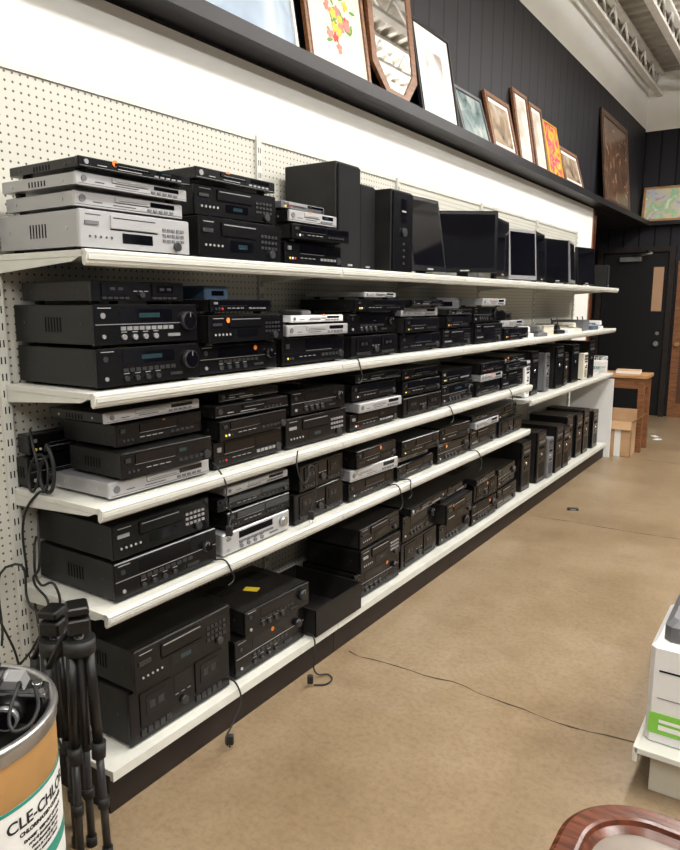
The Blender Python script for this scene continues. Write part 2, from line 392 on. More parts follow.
# shelf 2
stack(Z2,1.235,1.645,[(R,.118,'k',.395,0,.382),(R,.122,'k',.395,0,.382),(K,.065,'m',.34,-.02,.34)],fx=-1.645,maxrot=2)
stack(Z2,1.66,2.08,[(R,.105,'k'),(C,.10,'k'),(V,.05,'m',.34)])
stack(Z2,2.10,2.54,[(V,.11,'k'),(D,.05,'s'),(D,.035,'w',.34,.02)])
stack(Z2,2.57,3.0,[(K,.10,'k'),(R,.10,'k'),(V,.06,'k'),(D,.03,'s',.28)])
stack(Z2,3.03,3.46,[(V,.09,'k'),(V,.08,'m'),(D,.05,'s'),(D,.04,'k')])
stack(Z2,3.49,3.90,[(C,.10,'k'),(V,.07,'k'),(D,.04,'m')])
stack(Z2,3.93,4.37,[(C,.12,'k'),(R,.10,'m'),(D,.05,'s')])
stack(Z2,4.40,4.84,[(V,.08,'k'),(D,.05,'ks')])
# shelf 3
stack(Z3,1.26,1.68,[(D,.055,'s'),(V,.085,'k'),(V,.075,'k'),(D,.04,'ks')],maxd=.33,mind=.25,fx=-1.65)
stack(Z3,1.695,2.09,[(V,.10,'k'),(V,.075,'k'),(D,.05,'m'),(D,.04,'k')])
stack(Z3,2.105,2.53,[(C,.125,'k'),(R,.10,'m')])
stack(Z3,2.56,3.0,[(V,.08,'k'),(D,.05,'s'),(V,.08,'k'),(D,.045,'k')])
stack(Z3,3.04,3.47,[(K,.10,'k'),(V,.08,'k'),(V,.06,'m')])
stack(Z3,3.50,3.95,[(R,.12,'k'),(V,.08,'k')])
stack(Z3,3.98,4.38,[(V,.09,'k'),(D,.05,'s'),(V,.07,'k')])
stack(Z3,4.40,4.84,[(C,.12,'k'),(D,.05,'m'),(D,.05,'k')])
# shelf 4
stack(Z4,1.255,1.70,[(R,.125,'k',.43,0,.38),(C,.115,'k',.40,-.01,.375)],fx=-1.645,maxrot=3)
stack(Z4,1.715,2.12,[(R,.085,'s'),(V,.07,'k'),(V,.055,'k'),(D,.038,'s',.36)],fx=-1.65)
stack(Z4,2.14,2.52,[(K,.13,'k'),(K,.115,'k')])
stack(Z4,2.54,2.96,[(V,.09,'k'),(D,.06,'s'),(V,.085,'k')])
stack(Z4,2.99,3.42,[(V,.08,'k'),(D,.035,'s'),(V,.09,'k')])
stack(Z4,3.45,3.88,[(R,.11,'k'),(V,.09,'k')])
stack(Z4,3.91,4.34,[(C,.12,'k'),(D,.05,'s'),(D,.04,'k')])
stack(Z4,4.38,4.82,[(K,.11,'m'),(V,.09,'k')])
# base
stack(ZB,1.295,1.77,[(K,.19,'m',.455,0,.35),(C,.145,'k',.43,-.005,.35)],fx=-1.67,maxrot=3)
stack(ZB,1.79,2.225,[(R,.155,'k'),(R,.105,'m')],fx=-1.665,maxd=.37)
stack(ZB,2.62,3.05,[(R,.14,'k'),(C,.12,'k'),(C,.10,'m',.40)],fx=-1.67,maxd=.36)
stack(ZB,3.08,3.52,[(K,.15,'k'),(R,.15,'k'),(D,.05,'k')],fx=-1.67,maxd=.36)
stack(ZB,3.54,3.97,[(R,.13,'k'),(C,.13,'m'),(V,.07,'k')],fx=-1.67,maxd=.36)
stack(ZB,3.99,4.40,[(R,.14,'k'),(K,.12,'k'),(D,.05,'k')],fx=-1.67,maxd=.36)
stack(ZB,4.43,4.84,[(C,.14,'k'),(R,.14,'k')],fx=-1.67,maxd=.36)
# ------------------------------------------------------------ other electronics
def speaker(w,h,d,loc,rz=90,panel=False,body='blk2'):
    m=MB(); m.rbox(-w/2,w/2,.008,d,0,h,body,.003)
    m.rbox(-w/2+.006,w/2-.006,-.004,.009,.008,h-.008,'face' if panel else 'grille',.004)
    if panel:
        m.box(-.025,.025,-.006,-.003,h*.62,h*.9,'gloss'); m.cyl((0,-.003,h*.5),.02,-.012,'y','btn',24)
        for i in range(4): m.cyl((0,-.003,h*.12+i*.03),.006,-.006,'y','btn',12)
        m.box(-.02,.02,-.007,-.005,h*.74,h*.76,'lbl')
    else: m.box(-.018,.018,-.0055,-.003,.02,.028,'lbl')
    m.obj('bookshelf_speaker',loc,(0,0,math.radians(rz)))
speaker(.185,.45,.28,(-1.72,2.645,Z1))
speaker(.145,.39,.24,(-1.745,2.835,Z1))
speaker(.20,.38,.17,(-1.66,3.02,Z1),panel=True)
def tower(w,h,d,loc,col='blk',rz=90,face=None):
    face=face or ('face' if col.startswith('blk') else col)
    m=MB(); m.rbox(-w/2,w/2,.022,d,.012,h,col,.003); m.rbox(-w/2-.002,w/2+.002,0,.024,.006,h+.003,face,.006)
    for sx in (-1,1):
        for yy in (.05,d-.05): m.box(sx*w*.36-.015,sx*w*.36+.015,yy-.02,yy+.02,0,.013,'rubber')
    m.box(-w*.4,w*.4,-.002,.002,h*.86,h*.94,'btn'); m.box(-w*.4,w*.4,-.002,.002,h*.75,h*.83,'btn'); m.box(-w*.32,w*.32,-.003,.0,h*.79,h*.80,'lbl')
    m.box(-w*.28,w*.28,-.002,.002,h*.66,h*.71,'dark'); m.cyl((0,.002,h*.55),.012,-.006,'y','chrome',18)
    for i in range(7): m.box(-w*.32,w*.32,-.0015,.002,h*.12+i*h*.04,h*.135+i*h*.04,'dark')
    m.box(-w*.2,w*.2,-.003,.0,h*.45,h*.49,'gloss')
    for sx in (-1,1):
        m.box(sx*(w/2)-.0008,sx*(w/2)+.0008,.05,d-.02,.03,.032,'dark')
        for i in range(6):
            for j in range(4): m.box(sx*w/2-.0008,sx*w/2+.0008,d*.5+i*.015,d*.5+i*.015+.008,h*.4+j*.02,h*.4+j*.02+.006,'dark')
    m.obj('computer_tower',loc,(0,0,math.radians(rz)))
y=4.97
for w,h,c in ((.17,.38,'blk'),(.18,.41,'blk2'),(.12,.33,'grey'),(.18,.40,'blk'),(.17,.36,'blk2'),(.19,.42,'blk'),(.18,.40,'blk'),(.17,.42,'blk2'),(.19,.37,'blk')):
    tower(w,h,.36,(-1.67+rng.uniform(-.03,.01),y+w/2,ZB),c,90+rng.uniform(-3,3)); y+=w+rng.choice([.03,.09,.14])
y=4.95
for w,h,c in ((.10,.27,'wht'),(.15,.33,'blk'),(.10,.30,'grey'),(.16,.34,'blk2'),(.12,.28,'blk'),(.16,.33,'blk'),(.10,.24,'beige'),(.15,.34,'blk')):
    tower(w,h,.33,(-1.67+rng.uniform(-.03,.01),y+w/2,Z3B),c,90+rng.uniform(-4,4)); y+=w+rng.choice([.04,.08,.14])
def monitor(w,h,loc,rz,col='face',tilt=0,bz=.022,lift=.05):
    m=MB(); T=Matrix.Translation((0,0,lift))@Matrix.Rotation(math.radians(-tilt),4,'X')
    m.rbox(-w/2,w/2,0,.03,0,h,col,.005,T=T); m.box(-w/2+bz,w/2-bz,-.0015,.004,bz+.008,h-bz,'gloss',T=T)
    m.prism([(-w*.42,h*.12),(w*.42,h*.12),(w*.42,h*.88),(-w*.42,h*.88)],.028,.05,col,T=T)
    m.prism([(-w*.2,h*.3),(w*.2,h*.3),(w*.2,h*.7),(-w*.2,h*.7)],.05,.062,'btn' if col!='wht' else 'wht',T=T)
    m.box(.0+.02,.13,.05,.0515,h*.72,h*.80,'paper',T=T)
    for i in range(8): m.box(-w*.3,w*.3,.0495,.0508,h*.80+i*.003,h*.8015+i*.003,'dark',T=T)
    m.box(-.03,.03,-.0018,.001,.008,.016,'lbl',T=T)
    m.box(-.035,.035,.05,.075,.01,lift+h*.5,col); m.cyl((0,.05,0),.105,.012,'z',col,32); m.cyl((0,.05,.012),.05,.01,'z',col,24)
    m.obj('lcd_monitor',loc,(0,0,math.radians(rz)))
monitor(.36,.40,(-1.76,3.52,Z1),86,'face',9,lift=.03)
monitor(.42,.38,(-1.86,4.20,Z1),38,'face',3,lift=.05)
monitor(.40,.38,(-1.80,4.70,Z1),98,'face',2,lift=.04)
monitor(.36,.36,(-1.80,5.12,Z1),76,'sil',4,lift=.03)
monitor(.38,.37,(-1.80,5.54,Z1),98,'face',4,lift=.03)
monitor(.36,.35,(-1.80,5.95,Z1),76,'face',4,lift=.03)
monitor(.38,.36,(-1.80,6.40,Z1),100,'grey',4,lift=.03)
monitor(.34,.34,(-1.80,6.86,Z1),78,'face',4,lift=.03)
speaker(.09,.22,.12,(-1.68,7.16,Z1),92)
def telephone(loc,rz,col):
    m=MB(); m.prism([(0,0),(.2,0),(.2,.06),(0,.025)],-.08,.08,col,ax='x'); 
    for i in range(4):
        for j in range(3): m.box(-.005+j*.022,.010+j*.022,.03+i*.025,.045+i*.025,.03+i*.004,.045+i*.004,'grey')
    m.rbox(-.07,-.03,.0,.2,.055,.08,col,.008); m.rbox(-.075,-.025,.0,.05,.04,.06,col,.006); m.rbox(-.075,-.025,.15,.2,.05,.07,col,.006)
    m.box(-.01,.06,.14,.18,.047,.06,'gloss'); m.obj('desk_telephone',loc,(0,0,math.radians(rz)))
def router(loc,rz,col):
    m=MB(); m.rbox(-.1,.1,0,.14,0,.035,col,.006)
    for sx in (-.08,.08): m.rod((sx,.13,.03),(sx*1.1,.15,.12),.005,'rubber')
    for i in range(5): m.box(-.06+i*.02,-.054+i*.02,-.001,.002,.014,.018,'grn')
    m.box(-.08,.08,.03,.031,.0352,.0356,'grey'); m.obj('wifi_router',loc,(0,0,math.radians(rz)))
def tray(loc,rz,col,w=.26,d=.3,h=.07,name='paper_tray'):
    m=MB(); m.box(-w/2,w/2,0,d,0,.004,col)
    for a in ((-w/2,-w/2+.004,0,d),(w/2-.004,w/2,0,d),(-w/2,w/2,d-.004,d),(-w/2,w/2,0,.004)): m.box(*a,.004,h,col)
    for a in ((-w/2-.006,-w/2+.004,-.006,d+.006),(w/2-.004,w/2+.006,-.006,d+.006),(-w/2,w/2,d-.004,d+.006),(-w/2,w/2,-.006,.004)): m.box(*a,h,h+.005,col)
    m.obj(name,loc,(0,0,math.radians(rz)))
telephone((-1.68,4.99,Z2),95,'wht'); telephone((-1.66,5.19,Z2),82,'grey'); tray((-1.70,5.46,Z2),90,'beige'); telephone((-1.68,5.72,Z2),85,'blk')
router((-1.66,5.95,Z2),92,'wht'); telephone((-1.68,6.20,Z2),80,'beige'); tray((-1.69,6.50,Z2),92,'grey',.24,.28,.09); router((-1.68,6.80,Z2),90,'blu'); telephone((-1.68,7.04,Z2),95,'wht')
m=MB(); m.rbox(-.06,.06,0,.16,0,.045,'blu',.006); m.box(-.03,.03,-.002,.002,.012,.028,'gloss')
for i in range(6): m.box(-.045,.045,.04+i*.018,.045+i*.018,.0448,.0454,'dark')
m.obj('cable_modem',(-1.71,1.80,Z2+.105+.10+.05+.003),(0,0,1.6))
def clock_radio(loc,rz,col='blk'):
    m=MB(); m.prism([(0,0),(.11,0),(.11,.05),(.02,.06),(0,.045)],-.1,.1,col,ax='x'); m.box(-.08,.03,-.002,.003,.012,.038,'gloss'); m.cyl((.07,.06,.055),.012,.008,'z','btn',16)
    for i in range(5): m.box(-.08+i*.025,-.062+i*.025,.05,.062,.052,.060,'btn')
    m.obj('clock_radio',loc,(0,0,math.radians(rz)))
clock_radio((-1.70,4.58,Z2+.134),100); clock_radio((-1.71,3.66,Z2+.215),80,'grey')
def remote(loc,rz,col='face'):
    m=MB(); m.rbox(-.024,.024,0,.18,0,.018,col,.005)
    for i in range(6):
        for j in range(3): m.box(-.017+j*.013,-.009+j*.013,.03+i*.02,.04+i*.02,.0175,.0195,'lbl' if (i+j)%4 else 'red')
    m.obj('remote_control',loc,(0,0,math.radians(rz)))
remote((-1.70,2.30,Z2+.198),70,'grey'); remote((-1.73,2.3,Z3+.2275),110)
# wire basket
m=MB(); w,d,h=.26,.34,.16
for k in range(5):
    z=h*k/4+.003; i=.02*(1-k/4)
    c=[(-w/2+i,i,z),(w/2-i,i,z),(w/2-i,d-i,z),(-w/2+i,d-i,z)]
    for q in range(4): m.rod(c[q],c[(q+1)%4],.0025,'wht',6)
for k in range(9):
    x=-w/2+.02+(w-.04)*k/8; X=-w/2+w*k/8
    for a,b in ((.02,0),(d-.02,d)): m.rod((x,a,.003),(X,b,h),.002,'wht',6)
    m.rod((x,.02,.003),(x,d-.02,.003),.002,'wht',6)
    yq=.02+(d-.04)*k/8; YQ=d*k/8
    for a,b in ((-w/2+.02,-w/2),(w/2-.02,w/2)): m.rod((a,yq,.003),(b,YQ,h),.002,'wht',6)
m.obj('wire_basket',(-1.66,7.14,Z3B),(0,0,math.radians(90)))
tray((-1.62,2.42,ZB+.004),90,'blk2',.36,.38,.12,'plastic_bin')
m=MB(); m.box(-.03,.03,-.02,.02,0,.0008,'yel'); m.obj('price_sticker',(-1.78,2.02,ZB+.2625),(0,0,.4))
m=device('receiver',.30,.10,.065,'m',random.Random(3)); m.obj('stereo_receiver',(-1.963,1.36,Z3+.0004),(0,0,math.radians(90)))
m=device('vcr',.28,.07,.065,'k',random.Random(4)); m.obj('vcr',(-1.963,1.36,Z3+.1012),(0,0,math.radians(90)))
# cables
cable('power_cord',[(-2.0,1.25,1.16),(-1.93,1.21,1.14),(-1.90,1.20,1.02),(-1.94,1.20,.985),(-1.9,1.215,1.10),(-1.86,1.2,1.0),(-1.9,1.2,.984),(-1.97,1.19,.9),(-1.98,1.19,.7)],.004)
cable('power_cord',[(-1.9,1.235,1.11),(-1.86,1.215,1.13),(-1.83,1.21,1.05),(-1.86,1.205,.99),(-1.90,1.21,1.06),(-1.87,1.22,1.10)],.006)
cable('power_cord',[(-1.60,2.10,.99),(-1.588,2.08,.93),(-1.585,2.13,.86),(-1.59,2.17,.92),(-1.588,2.2,.80),(-1.59,2.17,.74)],.003,plug=(-1.59,2.17,.72))
cable('power_cord',[(-1.70,1.78,.17),(-1.63,1.76,.165),(-1.605,1.75,.12),(-1.60,1.70,.06),(-1.58,1.64,.02),(-1.56,1.64,.012)],.0035,plug=(-1.56,1.64,.045))
cable('power_cord',[(-1.66,2.232,.17),(-1.62,2.225,.16),(-1.60,2.2,.10),(-1.59,2.2,.02),(-1.55,2.24,.006),(-1.52,2.18,.006),(-1.56,2.14,.006)],.0035,plug=(-1.57,2.13,.037))
cable('coax_cable',[(-2.03,1.0,1.2),(-1.98,.96,.9),(-1.9,1.05,.62),(-1.95,1.12,.4),(-1.98,1.08,.15),(-1.9,1.0,.01)],.0035)
cable('coax_cable',[(-2.03,1.12,.88),(-1.93,1.06,.7),(-1.97,.98,.5),(-2.0,1.05,.3),(-1.93,1.12,.006)],.003,'grey')
cable('power_cord',[(-1.97,1.24,.90),(-1.90,1.19,.86),(-1.88,1.17,.76),(-1.93,1.18,.70),(-1.87,1.185,.64),(-1.92,1.16,.50),(-1.99,1.15,.42)],.004)
cable('power_cord',[(-2.0,1.22,.6),(-1.9,1.17,.52),(-1.86,1.16,.36),(-1.93,1.17,.26),(-1.85,1.18,.16),(-1.9,1.17,.02)],.004)
cable('power_cord',[(-1.98,1.23,.82),(-1.93,1.19,.80),(-1.90,1.18,.70),(-1.83,1.185,.71),(-1.86,1.19,.60),(-1.94,1.17,.62),(-1.99,1.16,.75),(-2.0,1.1,.5)],.004)
cable('power_cord',[(-1.66,1.70,1.01),(-1.62,1.69,.99),(-1.60,1.70,.94),(-1.595,1.69,.88),(-1.60,1.72,.84),(-1.593,1.70,.80)],.003,plug=(-1.593,1.70,.785))
for yy,zt,dz in ((2.92,.672,.10),(1.70,.672,.07),(4.4,1.0,.10),(2.545,1.317,.09),(3.48,1.0,.08),(3.9,.672,.10),(3.05,.672,.07)):
    a=rng.uniform(-.03,.03)
    cable('power_cord',[(-1.66,yy-.01,zt-.006),(-1.615,yy,zt-.002),(-1.595,yy+a,zt-dz*.5),(-1.593,yy+a+.01,zt-dz),(-1.592,yy+a-.02,zt-dz*1.2)],.003)
# ------------------------------------------------------------ pictures on ledge
LZ=2.632
def frame(name,y0,y1,H,fm,art_m,fw=.03,matw=.0,shape='rect',flowers=False):
    w=y1-y0-.01; d=.10; m=MB(); T=.022
    if shape=='rect':
        W=w/2
        for a in ((-W,-W+fw,0,H),(W-fw,W,0,H)): m.prism([(a[0],0),(a[1],0),(a[1],H),(a[0],H)],0,T,fm)
        m.box(-W+fw,W-fw,0,T,0,fw,fm); m.box(-W+fw,W-fw,0,T,H-fw,H,fm)
        m.box(-W+fw*.7,-W+fw,-.003,.001,fw*.7,H-fw*.7,fm); m.box(W-fw,W-fw*.7,-.003,.001,fw*.7,H-fw*.7,fm)
        m.box(-W+fw,W-fw,-.003,.001,fw*.7,fw,fm); m.box(-W+fw,W-fw,-.003,.001,H-fw,H-fw*.7,fm)
        if matw:
            m.box(-W+fw,W-fw,.008,.014,fw,H-fw,'mat'); m.box(-W+fw+matw,W-fw-matw,.0065,.009,fw+matw,H-fw-matw,art_m)
        else: m.box(-W+fw,W-fw,.007,.014,fw,H-fw,art_m)
        if flowers:
            r=random.Random(5); k=0
            def blob(cx,cz,rx,rz_,ang,mt):
                nonlocal k
                k+=1; yy=.0062-k*.00002; pts=[]
                for i in range(10):
                    t=2*math.pi*i/10; u,v=rx*math.cos(t),rz_*math.sin(t); pts.append((cx+u*math.cos(ang)-v*math.sin(ang),yy,cz+u*math.sin(ang)+v*math.cos(ang)))
                m.add(pts,[tuple(range(10))],mt)
            for i in range(20): blob(r.gauss(0,.06),H*.40+r.gauss(0,.07),.028,.009,r.uniform(0,3.1),'leaf')
            for i in range(16):
                cx,cz=r.gauss(0,.07),H*.42+r.gauss(0,.08); mt=r.choice(['pink','rose','gldp','pink','pink'])
                for q in range(5): a=q*1.257+r.random(); blob(cx+.014*math.cos(a),cz+.014*math.sin(a),.015,.010,a,mt)
    else:
        W=w/2; c=W*.6
        o=[(-W+c,0),(W-c,0),(W,c),(W,H-c),(W-c,H),(-W+c,H),(-W,H-c),(-W,c)]; q=[(x*(1-2*fw/w),fw+(z)*(1-2*fw/H)) for x,z in o]
        n=8
        vs=[(x,0,z) for x,z in o]+[(x,0,z) for x,z in q]+[(x,T,z) for x,z in o]+[(x,T,z) for x,z in q]
        fs=[]
        for i in range(n):
            j=(i+1)%n; fs+=[(i,j,n+j,n+i),(2*n+i,3*n+i,3*n+j,2*n+j),(i,2*n+i,2*n+j,j),(n+i,n+j,3*n+j,3*n+i)]
        m.add(vs,fs,fm); m.prism(q,.006,.012,art_m)
    a=math.asin((d)/H) if H>.25 else .3
    m.obj(name,(WX+d+T*math.cos(a)+.002,(y0+y1)/2,LZ-.007),(-a,0,math.pi/2),bevel=.0015)
A=lambda n,c,s=6,k=0: art(n,c,s,k)
a1=A('art_seascape',[(.16,.22,.32),(.30,.38,.48),(.50,.56,.62)],3,1)
a4=A('art_sketch',[(.70,.70,.68),(.68,.67,.65),(.50,.50,.52),(.35,.26,.2)],5,4)
a5=A('art_landscape',[(.05,.09,.09),(.2,.27,.28),(.45,.48,.45)],8,5)
a6=A('art_portrait',[(.10,.08,.06),(.35,.25,.16),(.5,.45,.38)],7,6)
a7=A('art_print',[(.8,.78,.7),(.75,.72,.64),(.5,.45,.38)],5,7)
a9=A('art_abstract',[(.75,.02,.05),(.9,.55,.02),(.65,.02,.16),(.95,.65,.03)],6,9)
a11=A('art_carved',[(.04,.022,.014),(.12,.065,.04),(.24,.16,.10)],9,3)
a12=A('art_family',[(.75,.72,.62),(.3,.55,.35),(.65,.55,.35),(.45,.55,.65),(.55,.25,.2)],8,12)
frame('framed_picture',1.95,2.65,.60,'mat',a1,.022,.0)
frame('framed_picture',2.72,3.26,.66,'woodb','cream',.028,.0,flowers=True)
frame('framed_mirror',3.28,3.78,.80,'woodb','mirror',.05,shape='oct')
frame('framed_picture',3.82,4.34,.56,'ledge',a4,.022,.12)
frame('framed_picture',4.40,4.88,.34,'grey',a5,.025,0)
frame('framed_picture',4.92,5.42,.42,'woodb',a6,.035,.03)
frame('framed_picture',5.46,5.80,.56,'woodb',a7,.03,.03)
frame('framed_picture',5.84,6.16,.54,'woodb',a7,.03,.03)
frame('canvas_painting',6.20,6.60,.48,'gldp',a9,.012,0)
frame('framed_picture',6.66,7.28,.36,'woodb',a6,.035,.03)
frame('carved_wood_panel',8.10,9.35,.98,'woodd',a11,.06,0)
m=MB(); W,H,fw=.29,.46,.03
for b in ((-W,-W+fw,0,H),(W-fw,W,0,H),(-W+fw,W-fw,0,fw),(-W+fw,W-fw,H-fw,H)): m.box(b[0],b[1],0,.02,b[2],b[3],'woodo')
m.box(-W+fw,W-fw,.006,.014,fw,H-fw,a12); m.obj('framed_picture',(-1.77,EY-.105,2.627),(-.17,0,0))
# ------------------------------------------------------------ doors at the end
D1=bpy.data.objects.new('door_1',None); COL.objects.link(D1)
m=MB(); m.box(-2.52,-1.68,EY-.05,EY-.001,.01,2.22,'doorblk'); m.box(-1.86,-1.73,EY-.056,EY-.048,1.44,2.03,'glasspane')
m.box(-1.88,-1.71,EY-.06,EY-.048,1.42,1.44,'ledge'); m.box(-1.88,-1.71,EY-.06,EY-.048,2.03,2.05,'ledge')
m.obj('leaf',parent=D1)
m=MB(); m.box(-2.60,-2.53,EY-.09,EY-.001,0,2.3,'kick'); m.box(-1.67,-1.60,EY-.09,EY-.001,0,2.3,'kick'); m.box(-2.53,-1.67,EY-.09,EY-.001,2.23,2.3,'kick'); m.obj('frame',parent=D1)
m=MB(); m.rbox(-2.3,-2.02,EY-.11,EY-.055,2.11,2.17,'steel',.004); m.rod((-2.1,EY-.13,2.18),(-1.86,EY-.28,2.2),.014,'steel'); m.rod((-1.86,EY-.28,2.2),(-1.95,EY-.09,2.25),.014,'steel')
m.cyl((-1.76,EY-.11,1.0),.035,.06,'y','chrome',18); m.cyl((-1.76,EY-.06,1.14),.025,.01,'y','chrome',18); m.obj('hardware',parent=D1)
m=MB(); m.box(-1.56,-.70,EY-.05,EY-.002,0,2.1,'woodb'); m.box(-1.46,-.8,EY-.055,EY-.049,1.2,1.95,'woodd'); m.box(-1.46,-.8,EY-.055,EY-.049,.2,1.05,'woodd'); m.cyl((-1.5,EY-.1,1.0),.028,.05,'y','gold',16); m.obj('door_2')
m=MB(); m.box(-2.2,-2.1,8.105,8.16,0,2.55,'woodb'); m.box(-2.16,-2.10,8.16,8.26,0,2.5,'woodr'); m.obj('trim_2')
T_=bpy.data.objects.new('wooden_table',None); COL.objects.link(T_)
m=MB(); m.rbox(-2.06,-1.36,7.70,8.09,.78,.815,'woodo',.006); m.obj('top',parent=T_)
m=MB(); m.box(-2.03,-1.39,7.73,8.06,.67,.778,'woodb')
for x in (-2.04,-1.44):
    for y in (7.72,8.02): m.box(x,x+.06,y,y+.06,0,.778,'woodb')
m.obj('legs',parent=T_)
m=MB(); w,d,h=.26,.22,.36
for a in ((-w/2,w/2,0,.004),(-w/2,w/2,d-.004,d),(-w/2,-w/2+.004,0,d),(w/2-.004,w/2,0,d)): m.box(*a,0,h,'card')
m.box(-w/2,w/2,0,d,0,.004,'card'); m.box(-.03,.03,-.0012,.0,0,h,'paper')
m.prism([(0,h),(-.03,h-.08),(-.03,h-.076),(0,h+.004)],-w/2,w/2,'card',ax='x'); m.prism([(d-.004,h),(d-.004,h+.11),(d,h+.11),(d,h)],-w/2,w/2,'card',ax='x')
m.prism([(w/2-.004,h),(w/2+.09,h+.07),(w/2+.09,h+.074),(w/2,h+.004)],0,d,'card'); m.obj('cardboard_box',(-1.55,7.43,.0),(0,0,.0))
m=MB(); m.rbox(-.10,.10,-.07,.07,0,.12,'wht',.006); m.box(-.08,.08,-.071,-.069,.03,.06,'teal'); m.obj('small_carton',(-1.90,7.88,.817),(0,0,.2))
m=MB(); m.rbox(-.12,.12,-.1,.1,0,.03,'paper',.004); m.box(-.12,.12,-.1,.1,.03,.033,'card'); m.obj('paper_stack',(-1.58,7.90,.817),(0,0,.1))
m=MB()
for x,y,a in ((-1.5,8.5,.3),(-1.36,8.62,1.2),(-1.42,8.8,2.2)):
    T=Matrix.Translation((x,y,0))@Matrix.Rotation(a,4,'Z'); m.box(-.05,.05,-.03,.03,.001,.004,'paper',T=T)
m.obj('paper_scraps')
m=MB(); m.rbox(-.04,.04,-.02,.02,0,.015,'rubber',.004); m.box(-.02,.02,-.021,-.019,.004,.010,'lbl'); m.obj('dropped_adapter',(-1.38,5.25,0),(0,0,.4))
# ------------------------------------------------------------ fiber drum with cameras
DX,DY,DR,DZ=-1.38,.635,.20,.725
DR_=bpy.data.objects.new('fiber_drum',None); COL.objects.link(DR_)
m=MB(); m.lathe((DX,DY,0),[(0,.005),(DR,.005),(DR,DZ-.02)],'kraft',64); m.lathe((DX,DY,0),[(DR-.008,DZ-.02),(DR-.008,.3),(0,.3)],'kraft',64); m.obj('body',parent=DR_)
m=MB(); m.lathe((DX,DY,0),[(DR-.01,DZ-.03),(DR-.01,DZ),(DR-.004,DZ+.006),(DR+.006,DZ+.004),(DR+.008,DZ-.004),(DR+.003,DZ-.012),(DR+.004,DZ-.03),(DR,DZ-.034)],'steel',64)
m.lathe((DX,DY,0),[(DR,.03),(DR+.005,.025),(DR+.005,.0),(DR-.01,.0)],'steel',64); m.obj('rims',parent=DR_)
def arc(m,a0,a1,z0,z1,r,mt,n=24):
    vs=[];fs=[]
    for i in range(n+1):
        a=math.radians(a0+(a1-a0)*i/n)
        for z in (z0,z1): vs.append((DX+r*math.cos(a),DY+r*math.sin(a),z))
    for i in range(n): fs.append((2*i,2*i+2,2*i+3,2*i+1))
    m.add(vs,fs,mt,True)
m=MB(); arc(m,-75,66,.33,.60,DR+.001,'paper',40); arc(m,-75,66,.425,.455,DR+.0016,'teal',40); arc(m,-75,66,.36,.37,DR+.0016,'teal',40); arc(m,-75,66,.592,.60,DR+.0016,'teal',40); arc(m,62,66,.33,.60,DR+.0017,'teal',4); m.obj('label',parent=DR_)
def drumtext(txt,size,ang,z,mat,lh=0):
    c=bpy.data.curves.new('t','FONT'); c.body=txt; c.size=size; c.align_x='CENTER'; c.offset=.0008
    o=bpy.data.objects.new('t',c); COL.objects.link(o); bpy.context.view_layer.update()
    me=bpy.data.meshes.new_from_object(o.evaluated_get(bpy.context.evaluated_depsgraph_get())); bpy.data.objects.remove(o)
    import bmesh
    bm=bmesh.new(); bm.from_mesh(me)
    for v in bm.verts:
        a=math.radians(ang)+v.co.x/DR; r=DR+.0022; v.co=Vector((DX+r*math.cos(a),DY+r*math.sin(a),z+v.co.y))
    bm.to_mesh(me); bm.free(); me.materials.clear(); me.materials.append(M[mat])
    q=bpy.data.objects.new('label_text',me); COL.objects.link(q); q.parent=DR_
drumtext('CLE-CHLOR',.035,24,.548,'ink')
drumtext('CHLORINATED CLEANER',.012,24,.530,'ink')
for i,s in enumerate(('DANGER  KEEP OUT OF REACH','read all directions before use','rinse thoroughly after use','store in a cool dry place','keep container closed')): drumtext(s,.0085,24,.512-i*.011,'ink')
drumtext('100 LBS NET WT',.014,24,.382,'teal')
def camera_obj(loc,rot,col='blk'):
    m=MB(); m.rbox(-.065,.065,-.02,.02,0,.08,col,.006); m.prism([(-.025,.08),(.025,.08),(.015,.10),(-.015,.10)],-.02,.02,'sil')
    m.cyl((0,-.02,.04),.03,-.03,'y','blk',24); m.cyl((0,-.05,.04),.026,-.012,'y','sil',24); m.cyl((0,-.0625,.04),.021,-.001,'y','gloss',24)
    m.cyl((.045,0,.08),.01,.008,'z','chrome',16); m.cyl((-.045,0,.08),.012,.006,'z','chrome',16); m.box(-.065,.065,-.0205,.0205,.066,.072,'sil'); m.box(.03,.06,-.022,-.018,.048,.062,'gloss')
    m.obj('film_camera',loc,rot)
m=MB(); m.rbox(-.12,.12,-.12,.12,0,.38,'blk2',.03); m.rbox(-.10,.10,-.10,.10,.38,.39,'rubber',.005); m.box(-.02,.02,-.122,-.118,.1,.36,'btn'); m.obj('camera_bag',(DX,DY,.301),(0,0,.5))
camera_obj((DX+.07,DY+.10,.696),(.1,.1,.7)); camera_obj((DX-.02,DY-.05,.70),(-.1,.1,1.2)); camera_obj((DX+.10,DY-.04,.698),(.25,-.1,.2)); camera_obj((DX-.05,DY+.09,.70),(.1,.2,2.3),'grey'); camera_obj((DX+.03,DY+.02,.79),(1.3,.1,.9))
cable('camera_strap',[(DX+.1,DY+.10,.77),(DX+.13,DY+.08,.80),(DX+.18,DY+.03,.745),(DX+.19,DY+.04,.742),(DX+.17,DY+.09,.75),(DX+.12,DY+.12,.77)],.004)
